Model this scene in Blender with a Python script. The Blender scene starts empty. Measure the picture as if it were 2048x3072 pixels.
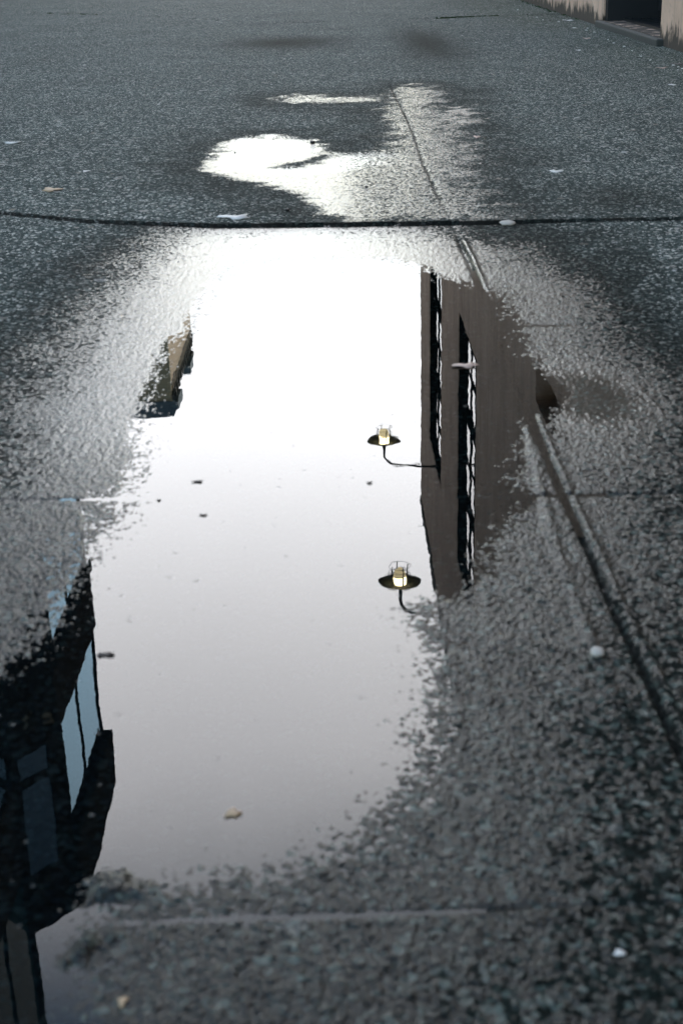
import bpy, bmesh, math, random
import numpy as np
from mathutils import Vector, Matrix

random.seed(7)
SC = bpy.context.scene
COL = SC.collection

# ------------------------------------------------------------------ camera
PITCH, ROLL, CAM_H = math.radians(22.0), math.radians(1.42), 0.55
FW = Vector((0, math.cos(PITCH), -math.sin(PITCH)))
D0 = Vector((0, -math.sin(PITCH), -math.cos(PITCH)))
R0 = Vector((1, 0, 0))
RT = R0 * math.cos(ROLL) + D0 * math.sin(ROLL)
DN = D0 * math.cos(ROLL) - R0 * math.sin(ROLL)
cam = bpy.data.cameras.new('camera')
cam.sensor_fit = 'VERTICAL'; cam.sensor_height = 36.0; cam.lens = 50.0
cam.clip_start = 0.02; cam.clip_end = 1000
cam.dof.use_dof = True; cam.dof.focus_distance = 9.0; cam.dof.aperture_fstop = 13
cam.dof.aperture_blades = 7
co = bpy.data.objects.new('camera', cam); COL.objects.link(co)
M = Matrix((RT, -DN, -FW)).transposed().to_4x4()
M.translation = Vector((0, 0, CAM_H))
co.matrix_world = M
SC.camera = co

# ------------------------------------------------------------------ light
SUN_EL, SUN_AZ = math.radians(42), math.radians(36)      # ahead to the right, behind thin cloud
w = bpy.data.worlds.new('World'); SC.world = w; w.use_nodes = True
nt = w.node_tree; nt.nodes.clear()
sky = nt.nodes.new('ShaderNodeTexSky'); sky.sky_type = 'NISHITA'; sky.sun_disc = False
sky.sun_elevation = SUN_EL; sky.sun_rotation = SUN_AZ
sky.air_density = 1.3; sky.dust_density = 1.6; sky.ozone_density = 1.2
hs = nt.nodes.new('ShaderNodeHueSaturation'); hs.inputs['Saturation'].default_value = 0.8
bg = nt.nodes.new('ShaderNodeBackground'); bg.inputs['Strength'].default_value = 0.105
ow = nt.nodes.new('ShaderNodeOutputWorld')
nt.links.new(sky.outputs[0], hs.inputs['Color'])
tint = nt.nodes.new('ShaderNodeMix'); tint.data_type = 'RGBA'; tint.blend_type = 'MULTIPLY'; tint.inputs[0].default_value = 1
tint.inputs[7].default_value = (.97, 1.02, .97, 1)
nt.links.new(hs.outputs[0], tint.inputs[6]); nt.links.new(tint.outputs[2], bg.inputs['Color'])
# a bank of bright thin cloud low over the end of the street
tcw = nt.nodes.new('ShaderNodeTexCoord')
sepw = nt.nodes.new('ShaderNodeSeparateXYZ'); nt.links.new(tcw.outputs['Generated'], sepw.inputs[0])
def wm(op, *ab, clamp=False):
    n = nt.nodes.new('ShaderNodeMath'); n.operation = op; n.use_clamp = clamp
    for i, x in enumerate(ab):
        if isinstance(x, (int, float)): n.inputs[i].default_value = x
        else: nt.links.new(x, n.inputs[i])
    return n.outputs[0]
cn = nt.nodes.new('ShaderNodeTexNoise'); cn.inputs['Scale'].default_value = 2.2; cn.inputs['Detail'].default_value = 5
nt.links.new(tcw.outputs['Generated'], cn.inputs['Vector'])
bg2 = nt.nodes.new('ShaderNodeBackground'); bg2.inputs['Color'].default_value = (1, .95, .94, 1)
ms = nt.nodes.new('ShaderNodeMapRange'); ms.inputs[1].default_value = .45; ms.inputs[2].default_value = .68; ms.inputs[3].default_value = .78; ms.inputs[4].default_value = 1.15
nt.links.new(sepw.outputs['Z'], ms.inputs[0]); nt.links.new(ms.outputs[0], hs.inputs['Saturation'])
edge = wm('SUBTRACT', sepw.outputs['Z'], wm('MULTIPLY', wm('SUBTRACT', cn.outputs['Fac'], .5), .12))
mr = nt.nodes.new('ShaderNodeMapRange'); mr.interpolation_type = 'SMOOTHSTEP'
mr.inputs[1].default_value = math.sin(math.radians(41)); mr.inputs[2].default_value = math.sin(math.radians(30.5))
nt.links.new(edge, mr.inputs[0])
low = wm('MAXIMUM', wm('MULTIPLY_ADD', sepw.outputs['Z'], 6.2, -.84), 0.0)
low = wm('MULTIPLY', wm('MINIMUM', low, 1.0), wm('MULTIPLY_ADD', sepw.outputs['Z'], 1.75, .36))
front = wm('EXPONENT', wm('MULTIPLY', wm('SUBTRACT', wm('MULTIPLY', sepw.outputs['Y'], 1.0), 1.0), 3.0))
cloud = wm('MULTIPLY', wm('MULTIPLY', mr.outputs[0], low), front)
nt.links.new(wm('MULTIPLY', wm('MULTIPLY', cloud, 2.75), wm('MULTIPLY_ADD', cn.outputs['Fac'], .4, .8)), bg2.inputs['Strength'])
ad = nt.nodes.new('ShaderNodeAddShader'); nt.links.new(bg.outputs[0], ad.inputs[0]); nt.links.new(bg2.outputs[0], ad.inputs[1])
nt.links.new(ad.outputs[0], ow.inputs[0])
sl = bpy.data.lights.new('sun', 'SUN'); sl.energy = 1.0; sl.angle = math.radians(12); sl.color = (1, .98, .95)
so = bpy.data.objects.new('sun', sl); COL.objects.link(so)
sd_ = Vector((math.sin(SUN_AZ) * math.cos(SUN_EL), math.cos(SUN_AZ) * math.cos(SUN_EL), math.sin(SUN_EL)))
so.rotation_euler = sd_.to_track_quat('Z', 'Y').to_euler()
vs = SC.view_settings
SC.display_settings.display_device = 'sRGB'
vs.view_transform = 'Standard'; vs.look = 'None'; vs.gamma = 1; vs.exposure = 1.6
SC.cycles.max_bounces = 7; SC.cycles.transparent_max_bounces = 6
SC.cycles.use_denoising = True
SC.cycles.sample_clamp_indirect = 8

# ------------------------------------------------------------------ helpers
def tag(o, label=None, cat=None, group=None, kind=None):
    if label: o['label'] = label
    if cat: o['category'] = cat
    if group: o['group'] = group
    if kind: o['kind'] = kind
    return o

def empty(name, loc, rz=0.0):
    o = bpy.data.objects.new(name, None); COL.objects.link(o)
    o.location = loc; o.rotation_euler = (0, 0, rz); o.empty_display_size = .2
    return o

class MB:
    """collects faces in world coordinates; build() links them as one mesh object"""
    def __init__(s): s.v = []; s.f = []
    def quad(s, a, b, c, d):
        n = len(s.v); s.v += [tuple(a), tuple(b), tuple(c), tuple(d)]; s.f.append((n, n+1, n+2, n+3))
    def box(s, x0, x1, y0, y1, z0, z1):
        s.prism([(x0, y0), (x1, y0), (x1, y1), (x0, y1)], z0, z1)
    def prism(s, poly, z0, z1):
        n = len(s.v); k = len(poly)
        s.v += [(x, y, z0) for x, y in poly] + [(x, y, z1) for x, y in poly]
        s.f.append(tuple(n + i for i in range(k))[::-1]); s.f.append(tuple(n + k + i for i in range(k)))
        for i in range(k):
            j = (i + 1) % k
            s.f.append((n+i, n+j, n+k+j, n+k+i))
    def hexa(s, p):      # 8 points, bottom ring then top ring
        n = len(s.v); s.v += [tuple(q) for q in p]
        s.f += [(n+3, n+2, n+1, n), (n+4, n+5, n+6, n+7)] + [(n+i, n+(i+1) % 4, n+4+(i+1) % 4, n+4+i) for i in range(4)]
    def tube(s, pts, rad, seg=10, closed=False):
        pts = [Vector(p) for p in pts]; k = len(pts); n0 = len(s.v)
        rads = rad if isinstance(rad, (list, tuple)) else [rad] * k
        ref = None
        for i, p in enumerate(pts):
            if closed: t = pts[(i+1) % k] - pts[i-1]
            else: t = pts[min(i+1, k-1)] - pts[max(i-1, 0)]
            t.normalize()
            if ref is None: ref = t.orthogonal().normalized()
            ref = (ref - t * ref.dot(t)).normalized(); b = t.cross(ref)
            for j in range(seg):
                a = 2 * math.pi * j / seg
                s.v.append(tuple(p + (ref * math.cos(a) + b * math.sin(a)) * rads[i]))
        for i in range(k if closed else k - 1):
            for j in range(seg):
                a = n0 + i*seg + j; b_ = n0 + i*seg + (j+1) % seg
                c = n0 + ((i+1) % k)*seg + (j+1) % seg; d = n0 + ((i+1) % k)*seg + j
                s.f.append((a, b_, c, d))
        if not closed:
            s.f.append(tuple(n0 + j for j in range(seg))[::-1])
            s.f.append(tuple(n0 + (k-1)*seg + j for j in range(seg)))
    def lathe(s, prof, c, seg=40):
        n0 = len(s.v)
        for r, z in prof:
            for j in range(seg):
                a = 2*math.pi*j/seg
                s.v.append((c[0] + r*math.cos(a), c[1] + r*math.sin(a), c[2] + z))
        for i in range(len(prof)-1):
            for j in range(seg):
                s.f.append((n0+i*seg+j, n0+i*seg+(j+1) % seg, n0+(i+1)*seg+(j+1) % seg, n0+(i+1)*seg+j))
    def build(s, name, mat, parent=None, smooth=False, bevel=0.0):
        me = bpy.data.meshes.new(name)
        off = Vector(parent_world(parent)) if parent else Vector((0, 0, 0))
        me.from_pydata([tuple(Vector(v) - off) for v in s.v], [], s.f)
        bm = bmesh.new(); bm.from_mesh(me)
        bmesh.ops.recalc_face_normals(bm, faces=bm.faces[:])
        bm.to_mesh(me); bm.free()
        if smooth: me.polygons.foreach_set('use_smooth', [True]*len(me.polygons))
        me.materials.append(mat)
        o = bpy.data.objects.new(name, me); COL.objects.link(o); o.parent = parent
        if bevel:
            m = o.modifiers.new('b', 'BEVEL'); m.width = bevel; m.segments = 2; m.limit_method = 'ANGLE'
        return o

def parent_world(p):
    v = Vector((0, 0, 0))
    while p is not None: v = v + p.location; p = p.parent
    return v

def kids(o): return [c for c in COL.objects if c.parent == o]
def copy_tree(o, parent=None):
    ch = kids(o)
    c = o.copy(); COL.objects.link(c); c.parent = parent
    for k in ch: copy_tree(k, c)
    return c

# ------------------------------------------------------------------ materials
def mat(name):
    m = bpy.data.materials.new(name); m.use_nodes = True
    t = m.node_tree; b = t.nodes['Principled BSDF']
    return m, t, b
def N(t, typ, **kw):
    n = t.nodes.new(typ)
    for k, v in kw.items():
        if k in ('operation', 'data_type', 'feature', 'blend_type', 'noise_dimensions', 'attribute_name', 'distance', 'attribute_type', 'clamp', 'musgrave_type'):
            setattr(n, k, v)
        else: n.inputs[k].default_value = v
    return n
def L(t, a, b): t.links.new(a, b)
def math_(t, op, a, b=None, c=None, clamp=False):
    n = t.nodes.new('ShaderNodeMath'); n.operation = op; n.use_clamp = clamp
    for i, x in enumerate((a, b, c)):
        if x is None: continue
        if isinstance(x, (int, float)): n.inputs[i].default_value = x
        else: t.links.new(x, n.inputs[i])
    return n.outputs[0]
def mixc(t, f, a, b, mode='MIX'):
    n = t.nodes.new('ShaderNodeMix'); n.data_type = 'RGBA'; n.blend_type = mode
    for sock, x in ((n.inputs[0], f), (n.inputs[6], a), (n.inputs[7], b)):
        if isinstance(x, (int, float)): sock.default_value = x
        elif isinstance(x, tuple): sock.default_value = (*x, 1)
        else: t.links.new(x, sock)
    return n.outputs[2]
def ramp(t, x, stops):
    n = t.nodes.new('ShaderNodeValToRGB'); e = n.color_ramp.elements
    while len(e) > 1: e.remove(e[-1])
    e[0].position = stops[0][0]; e[0].color = (*stops[0][1], 1)
    for p, c in stops[1:]:
        q = e.new(p); q.color = (*c, 1)
    t.links.new(x, n.inputs[0]); return n.outputs[0]
def smooth(t, x, a, b):
    n = t.nodes.new('ShaderNodeMapRange'); n.interpolation_type = 'SMOOTHSTEP'
    n.inputs[1].default_value = a; n.inputs[2].default_value = b
    t.links.new(x, n.inputs[0]); return n.outputs[0]

def simple(name, col, rough=.6, metal=0, spec=.5, noise=.25, scale=8, bump=.0, ior=1.5):
    m, t, b = mat(name)
    tc = t.nodes.new('ShaderNodeTexCoord')
    n = N(t, 'ShaderNodeTexNoise', Scale=scale, Detail=6, Roughness=.65); L(t, tc.outputs['Object'], n.inputs['Vector'])
    c = mixc(t, n.outputs['Fac'], tuple(x*(1-noise) for x in col), tuple(min(1, x*(1+noise)) for x in col))
    L(t, c, b.inputs['Base Color'])
    r = math_(t, 'MULTIPLY_ADD', n.outputs['Fac'], .2, max(0, rough-.1), clamp=True); L(t, r, b.inputs['Roughness'])
    b.inputs['Metallic'].default_value = metal; b.inputs['IOR'].default_value = ior
    if bump:
        bp = N(t, 'ShaderNodeBump', Strength=1.0, Distance=bump); L(t, n.outputs['Fac'], bp.inputs['Height']); L(t, bp.outputs[0], b.inputs['Normal'])
    return m

def pavement_mat():
    m, t, b = mat('pavement')
    tc = t.nodes.new('ShaderNodeTexCoord'); P = tc.outputs['Object']
    wet = N(t, 'ShaderNodeAttribute', attribute_name='wet').outputs['Fac']       # gloss of the water film
    damp = N(t, 'ShaderNodeAttribute', attribute_name='damp').outputs['Fac']     # damp darkening
    moss = N(t, 'ShaderNodeAttribute', attribute_name='moss').outputs['Fac']
    # aggregate: millimetre stones with a colour of their own
    def vor(scale, rnd=1.0):
        v = N(t, 'ShaderNodeTexVoronoi', Scale=scale, Randomness=rnd); v.feature = 'F1'; L(t, P, v.inputs['Vector']); return v
    v1 = vor(210); v2 = vor(95); v3 = vor(34); v4 = vor(13)
    s1 = N(t, 'ShaderNodeSeparateColor'); L(t, v1.outputs['Color'], s1.inputs[0])
    s2 = N(t, 'ShaderNodeSeparateColor'); L(t, v2.outputs['Color'], s2.inputs[0])
    s3 = N(t, 'ShaderNodeSeparateColor'); L(t, v3.outputs['Color'], s3.inputs[0])
    s4 = N(t, 'ShaderNodeSeparateColor'); L(t, v4.outputs['Color'], s4.inputs[0])
    base = ramp(t, s1.outputs[0], [(0, (.014, .022, .020)), (.5, (.042, .060, .054)), (.75, (.085, .112, .102)), (.88, (.27, .29, .265)), (1, (.80, .78, .70))])
    # 1 cm stones
    st = ramp(t, s2.outputs[0], [(0, (.014, .024, .021)), (.6, (.052, .074, .067)), (.82, (.17, .19, .172)), (.93, (.46, .44, .39)), (1, (.85, .80, .71))])
    k2 = math_(t, 'MULTIPLY', math_(t, 'LESS_THAN', v2.outputs['Distance'], .38), .75)
    base = mixc(t, k2, base, st)
    # sparse light chips
    k3 = math_(t, 'MULTIPLY', math_(t, 'GREATER_THAN', s3.outputs[0], .82), math_(t, 'LESS_THAN', v3.outputs['Distance'], math_(t, 'MULTIPLY', s3.outputs[1], .38)))
    chip = ramp(t, s3.outputs[2], [(0, (.26, .22, .17)), (.5, (.48, .47, .44)), (1, (.78, .77, .74))])
    k4 = math_(t, 'MULTIPLY', math_(t, 'GREATER_THAN', s4.outputs[0], .93), math_(t, 'LESS_THAN', v4.outputs['Distance'], math_(t, 'MULTIPLY', s4.outputs[1], .20)))
    # broad tone of the slab
    n = N(t, 'ShaderNodeTexNoise', Scale=1.7, Detail=5, Roughness=.6); L(t, P, n.inputs['Vector'])
    n2 = N(t, 'ShaderNodeTexNoise', Scale=14, Detail=4, Roughness=.6); L(t, P, n2.inputs['Vector'])
    tone = math_(t, 'MULTIPLY_ADD', n.outputs['Fac'], .9, .70)
    tone = math_(t, 'MULTIPLY', tone, math_(t, 'MULTIPLY_ADD', n2.outputs['Fac'], .5, .75))
    base = mixc(t, 1.0, base, ramp(t, math_(t, 'MULTIPLY', tone, .5), [(0, (0, 0, 0)), (1, (2, 2, 2))]), 'MULTIPLY')
    base = mixc(t, 1.0, base, ramp(t, damp, [(0, (1, 1, 1)), (1, (.115, .152, .147))]), 'MULTIPLY')
    nm = N(t, 'ShaderNodeTexNoise', Scale=26, Detail=6, Roughness=.7); L(t, P, nm.inputs['Vector'])
    chipd = mixc(t, 1.0, chip, ramp(t, math_(t, 'SUBTRACT', 1.0, math_(t, 'MULTIPLY', damp, .55)), [(0, (0, 0, 0)), (1, (1, 1, 1))]), 'MULTIPLY')
    base = mixc(t, math_(t, 'MULTIPLY', k3, math_(t, 'MULTIPLY_ADD', damp, -.82, 1.0)), base, chipd)
    base = mixc(t, math_(t, 'MULTIPLY', k4, math_(t, 'MULTIPLY_ADD', damp, -.75, .8)), base, chipd)
    dirt = N(t, 'ShaderNodeAttribute', attribute_name='dirt').outputs['Fac']
    base = mixc(t, dirt, base, (.006, .007, .006))
    mk = math_(t, 'MULTIPLY', moss, smooth(t, nm.outputs['Fac'], .38, .62))
    base = mixc(t, mk, base, (.018, .036, .014))
    L(t, base, b.inputs['Base Color'])
    nf = N(t, 'ShaderNodeTexNoise', Scale=330, Detail=3, Roughness=.6); L(t, P, nf.inputs['Vector'])
    nm2 = N(t, 'ShaderNodeTexNoise', Scale=210, Detail=3, Roughness=.6); L(t, P, nm2.inputs['Vector'])
    # each stone either carries the film or stands dry: the drier the ground, the more stones stand out of it
    rnd_ = math_(t, 'ADD', math_(t, 'MULTIPLY', s1.outputs[1], .74), math_(t, 'MULTIPLY', s2.outputs[1], .10))
    rnd_ = math_(t, 'ADD', rnd_, math_(t, 'MULTIPLY_ADD', nm2.outputs['Fac'], 1.0, -.42))
    dry = smooth(t, math_(t, 'SUBTRACT', rnd_, wet), -.12, .06)
    rough = math_(t, 'MULTIPLY_ADD', dry, .58, .12)
    rough = math_(t, 'MULTIPLY_ADD', math_(t, 'SUBTRACT', 1.0, wet), .12, rough, clamp=True)
    L(t, rough, b.inputs['Roughness'])
    b.inputs['IOR'].default_value = 1.42
    L(t, math_(t, 'MULTIPLY_ADD', math_(t, 'MULTIPLY', dry, -1.0), .42, .52), b.inputs['Specular IOR Level'])
    # relief finer than the mesh
    nf3 = N(t, 'ShaderNodeTexNoise', Scale=620, Detail=2, Roughness=.6); L(t, P, nf3.inputs['Vector'])
    h = math_(t, 'ADD', math_(t, 'MULTIPLY', nf.outputs['Fac'], 1.6), math_(t, 'MULTIPLY', nf3.outputs['Fac'], .8))
    h = math_(t, 'ADD', h, math_(t, 'MULTIPLY', v1.outputs['Distance'], -.25))
    flat = N(t, 'ShaderNodeAttribute', attribute_name='film').outputs['Fac']      # thick film levels the relief
    bs = math_(t, 'MULTIPLY_ADD', flat, -.80, 1.0)
    bp = N(t, 'ShaderNodeBump', Distance=.0011); L(t, bs, bp.inputs['Strength']); L(t, h, bp.inputs['Height'])
    L(t, bp.outputs[0], b.inputs['Normal'])
    return m

def water_mat():
    m = bpy.data.materials.new('puddle_water'); m.use_nodes = True; t = m.node_tree; t.nodes.clear()
    tc = t.nodes.new('ShaderNodeTexCoord')
    n = N(t, 'ShaderNodeTexNoise', Scale=9, Detail=2, Roughness=.5); L(t, tc.outputs['Object'], n.inputs['Vector'])
    n2 = N(t, 'ShaderNodeTexNoise', Scale=55, Detail=1, Roughness=.5); L(t, tc.outputs['Object'], n2.inputs['Vector'])
    h = math_(t, 'ADD', math_(t, 'MULTIPLY', n.outputs['Fac'], 1.0), math_(t, 'MULTIPLY', n2.outputs['Fac'], .16))
    bp = N(t, 'ShaderNodeBump', Strength=1.0, Distance=.00008); L(t, h, bp.inputs['Height'])
    fr = N(t, 'ShaderNodeFresnel', IOR=1.38); L(t, bp.outputs[0], fr.inputs['Normal'])
    gl = N(t, 'ShaderNodeBsdfGlossy', Roughness=0.0); L(t, bp.outputs[0], gl.inputs['Normal'])
    tr = N(t, 'ShaderNodeBsdfTransparent'); tr.inputs[0].default_value = (.44, .49, .50, 1)
    vd = N(t, 'ShaderNodeTexVoronoi', Scale=75.0); L(t, tc.outputs['Object'], vd.inputs['Vector'])      # grit and dust held on the surface
    sc_ = N(t, 'ShaderNodeSeparateColor'); L(t, vd.outputs['Color'], sc_.inputs[0])
    dm = math_(t, 'MULTIPLY', math_(t, 'GREATER_THAN', sc_.outputs[0], .80), smooth(t, math_(t, 'SUBTRACT', math_(t, 'MULTIPLY', sc_.outputs[1], .22), vd.outputs['Distance']), -.04, .05))
    df_ = N(t, 'ShaderNodeBsdfDiffuse'); df_.inputs[0].default_value = (.42, .40, .36, 1)
    mx = t.nodes.new('ShaderNodeMixShader'); out = t.nodes.new('ShaderNodeOutputMaterial')
    L(t, fr.outputs[0], mx.inputs[0]); L(t, tr.outputs[0], mx.inputs[1]); L(t, gl.outputs[0], mx.inputs[2]); mx2 = t.nodes.new('ShaderNodeMixShader'); L(t, math_(t, 'MULTIPLY', dm, .28), mx2.inputs[0]); L(t, mx.outputs[0], mx2.inputs[1]); L(t, df_.outputs[0], mx2.inputs[2]); L(t, mx2.outputs[0], out.inputs[0])
    return m

def plaster_mat():
    m, t, b = mat('stained_plaster')
    tc = t.nodes.new('ShaderNodeTexCoord'); P = tc.outputs['Object']
    n = N(t, 'ShaderNodeTexNoise', Scale=1.3, Detail=8, Roughness=.65); L(t, P, n.inputs['Vector'])
    n2 = N(t, 'ShaderNodeTexNoise', Scale=16, Detail=8, Roughness=.7); L(t, P, n2.inputs['Vector'])
    c = ramp(t, n.outputs['Fac'], [(.3, (.54, .37, .27)), (.55, (.76, .53, .40)), (.75, (.86, .64, .49))])
    c = mixc(t, smooth(t, n2.outputs['Fac'], .52, .75), c, (.34, .25, .20))
    # streaks running down the wall
    mp = N(t, 'ShaderNodeMapping'); mp.inputs['Scale'].default_value = (5, 5, .35); L(t, P, mp.inputs[0])
    n3 = N(t, 'ShaderNodeTexNoise', Scale=1.6, Detail=5, Roughness=.6); L(t, mp.outputs[0], n3.inputs['Vector'])
    c = mixc(t, math_(t, 'MULTIPLY', smooth(t, n3.outputs['Fac'], .5, .72), .5), c, (.26, .19, .15))
    # black mould growing up from the foot of the wall
    sp = t.nodes.new('ShaderNodeSeparateXYZ'); L(t, P, sp.inputs[0])
    n4 = N(t, 'ShaderNodeTexNoise', Scale=8.5, Detail=7, Roughness=.7); mp2 = N(t, 'ShaderNodeMapping'); mp2.inputs['Scale'].default_value = (1, 1, .45)
    L(t, P, mp2.inputs[0]); L(t, mp2.outputs[0], n4.inputs['Vector'])
    hgt = math_(t, 'SUBTRACT', math_(t, 'MULTIPLY', n4.outputs['Fac'], .42), .135)
    g = smooth(t, math_(t, 'SUBTRACT', hgt, sp.outputs[2]), -.03, .03)
    c = mixc(t, math_(t, 'MULTIPLY', g, .93), c, (.020, .020, .016))
    L(t, c, b.inputs['Base Color']); b.inputs['Roughness'].default_value = .9
    bp = N(t, 'ShaderNodeBump', Strength=.6, Distance=.006); L(t, n2.outputs['Fac'], bp.inputs['Height']); L(t, bp.outputs[0], b.inputs['Normal'])
    return m

def glass_mat(name, col, ior=1.9, rough=.02, wav=.004, tint=(1, 1, 1)):
    m, t, b = mat(name)
    tc = t.nodes.new('ShaderNodeTexCoord')
    n = N(t, 'ShaderNodeTexNoise', Scale=1.6, Detail=1); L(t, tc.outputs['Object'], n.inputs['Vector'])
    bp = N(t, 'ShaderNodeBump', Strength=1, Distance=wav); L(t, n.outputs['Fac'], bp.inputs['Height']); L(t, bp.outputs[0], b.inputs['Normal'])
    b.inputs['Base Color'].default_value = (*col, 1); b.inputs['Roughness'].default_value = rough; b.inputs['IOR'].default_value = ior
    b.inputs['Specular Tint'].default_value = (*tint, 1)
    return m

def emit_mat(name, col, st):
    m, t, b = mat(name)
    b.inputs['Base Color'].default_value = (*col, 1); b.inputs['Emission Color'].default_value = (*col, 1)
    b.inputs['Emission Strength'].default_value = st; b.inputs['Roughness'].default_value = .3
    return m

PAVE = pavement_mat(); WATER = water_mat(); PLASTER = plaster_mat()
IRON = simple('dark_iron', (.018, .022, .02), .45, .3)
SHADE = simple('shade_enamel', (.028, .030, .02), .7, 0, noise=.3, scale=14)
FRAME = simple('black_frame', (.010, .012, .011), .7, ior=1.0)
BRONZE = simple('bronze_panel', (.018, .015, .011), .8, scale=1.5, ior=1.0)
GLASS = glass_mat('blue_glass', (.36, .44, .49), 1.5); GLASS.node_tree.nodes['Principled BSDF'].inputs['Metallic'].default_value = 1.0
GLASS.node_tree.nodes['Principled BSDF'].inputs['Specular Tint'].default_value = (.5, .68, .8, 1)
DGLASS = glass_mat('dull_glass', (.012, .034, .044), 2.2, .04, tint=(.6, .85, 1))
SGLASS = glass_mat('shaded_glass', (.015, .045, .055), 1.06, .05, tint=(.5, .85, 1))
OLDGLASS = glass_mat('old_glass', (.006, .010, .010), 1.55, .03, .008)
CONC = simple('sill_concrete', (.05, .055, .052), .8, scale=30, bump=.004)
WOOD = simple('dark_painted_wood', (.010, .013, .017), .55, scale=5)
ROOF = simple('roof_felt', (.05, .048, .045), .85)
COPE = simple('coping_stone', (.05, .046, .04), .8, scale=4)
OCHRE = simple('ochre_render', (.84, .62, .42), .85, scale=1.2)
OLIVE_SHADED = simple('shaded_olive_render', (.55, .49, .33), .9, scale=.8, noise=.45)  # end wall facing the viewer: its shade is mixed into this darker olive
SLATE = simple('slate', (.16, .22, .25), .6, scale=1.5, noise=.5)
DARKTRIM = simple('dark_cornice', (.03, .035, .025), .7)

# ------------------------------------------------------------------ pavement heightfield
F_, H_ = 3267.0, CAM_H
def ground(px, py):      # measured point of the photograph -> its place on the pavement
    d = FW * F_ + RT * (px - 784) + DN * (py - 1176)
    t = -H_ / d.z
    return (d.x * t, d.y * t)
def poly(pts): return np.array([ground(*p) for p in pts])

PUD = poly([(540,602),(700,590),(880,594),(965,612),(1000,634),(1080,657),(1130,668),(1165,705),(1190,760),(1212,810),(1228,845),(1262,868),(1290,900),(1268,938),(1236,962),
            (1222,1005),(1202,1020),(1180,1055),(1168,1100),(1195,1132),(1220,1152),(1166,1182),(1134,1235),(1084,1318),(1030,1362),(985,1378),(935,1384),(912,1404),(938,1450),(965,1500),(965,1560),(945,1650),
            (925,1720),(900,1790),(850,1850),(790,1905),(705,1952),(600,1988),(480,2020),(380,2046),(290,2060),(215,2085),(190,2150),(170,2230),(150,2352),(120,2500),
            (-400,2600),(-400,1600),(-100,1590),(0,1565),(60,1520),(112,1450),(142,1392),(192,1335),(232,1275),(278,1215),(308,1130),(338,1050),(326,990),(334,948),(344,922),(358,892),(374,858),(382,828),(392,798),(410,776),(444,764),(450,735),(468,690),(500,645)])
P2 = poly([(480,400),(492,360),(520,335),(560,322),(620,317),(690,325),(735,345),(745,360),(700,372),(655,380),(650,388),(690,387),(730,378),(765,360),(830,355),(880,352),(900,335),(903,290),(895,250),
           (905,212),(960,198),(1000,212),(1012,255),(1035,295),(1075,340),(1085,395),(1095,440),(1140,485),(1150,514),(800,514),(745,492),(715,462),(640,436),(540,418)])
P2W = poly([(490,392),(505,350),(560,326),(620,320),(690,328),(725,350),(690,368),(650,374),(630,386),(650,394),(700,390),(740,378),(780,362),(830,360),(890,362),(880,385),(780,400),(680,412),(590,405)])
ST = poly([(640,232),(690,221),(760,226),(885,227),(885,238),(760,240),(680,241)])
ST2 = poly([(1015,250),(1060,248),(1085,262),(1080,285),(1040,292),(1018,275)])

def sdist(X, Y, P):      # signed distance, negative inside
    d = np.full(X.shape, 1e9, np.float32); ins = np.zeros(X.shape, bool); n = len(P)
    for i in range(n):
        ax, ay = P[i]; bx, by = P[(i+1) % n]
        ex, ey = bx-ax, by-ay
        wx, wy = X-ax, Y-ay
        tt = np.clip((wx*ex + wy*ey) / (ex*ex + ey*ey + 1e-12), 0, 1)
        d = np.minimum(d, (wx-ex*tt)**2 + (wy-ey*tt)**2)
        c = (ay > Y) != (by > Y)
        xi = ax + (Y-ay) * ex / (ey if abs(ey) > 1e-12 else 1e-12)
        ins ^= c & (X < xi)
    d = np.sqrt(d)
    return np.where(ins, -d, d)

def hsh(i, j, s):
    h = (i.astype(np.int64) * 374761393 + j.astype(np.int64) * 668265263 + s * 982451653) & 0xffffffff
    h = ((h ^ (h >> 13)) * 1274126177) & 0xffffffff
    return ((h ^ (h >> 16)) & 0xffff).astype(np.float32) / 65535.0
def vnoise(X, Y, sc, s):
    x = X*sc; y = Y*sc; i = np.floor(x); j = np.floor(y); fx = x-i; fy = y-j
    fx = fx*fx*(3-2*fx); fy = fy*fy*(3-2*fy); i = i.astype(np.int64); j = j.astype(np.int64)
    a = hsh(i, j, s); b = hsh(i+1, j, s); c = hsh(i, j+1, s); d = hsh(i+1, j+1, s)
    return (a*(1-fx)+b*fx)*(1-fy) + (c*(1-fx)+d*fx)*fy
def fbm(X, Y, sc, s, o=4):
    r = 0; a = 1; tot = 0
    for k in range(o): r = r + a*vnoise(X, Y, sc*2**k, s+k*17); tot += a; a *= .5
    return r/tot
def stones(X, Y, sc, s):     # rounded stones, 0..1
    x = X*sc; y = Y*sc; i0 = np.floor(x).astype(np.int64); j0 = np.floor(y).astype(np.int64)
    best = np.full(X.shape, 9., np.float32); hv = np.zeros(X.shape, np.float32)
    for di in (-1, 0, 1):
        for dj in (-1, 0, 1):
            i = i0+di; j = j0+dj
            cx = i + .15 + .7*hsh(i, j, s); cy = j + .15 + .7*hsh(i, j, s+5)
            d = ((x-cx)**2 + (y-cy)**2).astype(np.float32)
            hh = hsh(i, j, s+9)
            k = d < best
            best = np.where(k, d, best); hv = np.where(k, hh, hv)
    return np.clip(1 - best/.42, 0, 1)**.6 * (.12 + .88*hv*hv)
def sst(x, a, b):
    t = np.clip((x-a)/(b-a), 0, 1); return t*t*(3-2*t)

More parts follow.
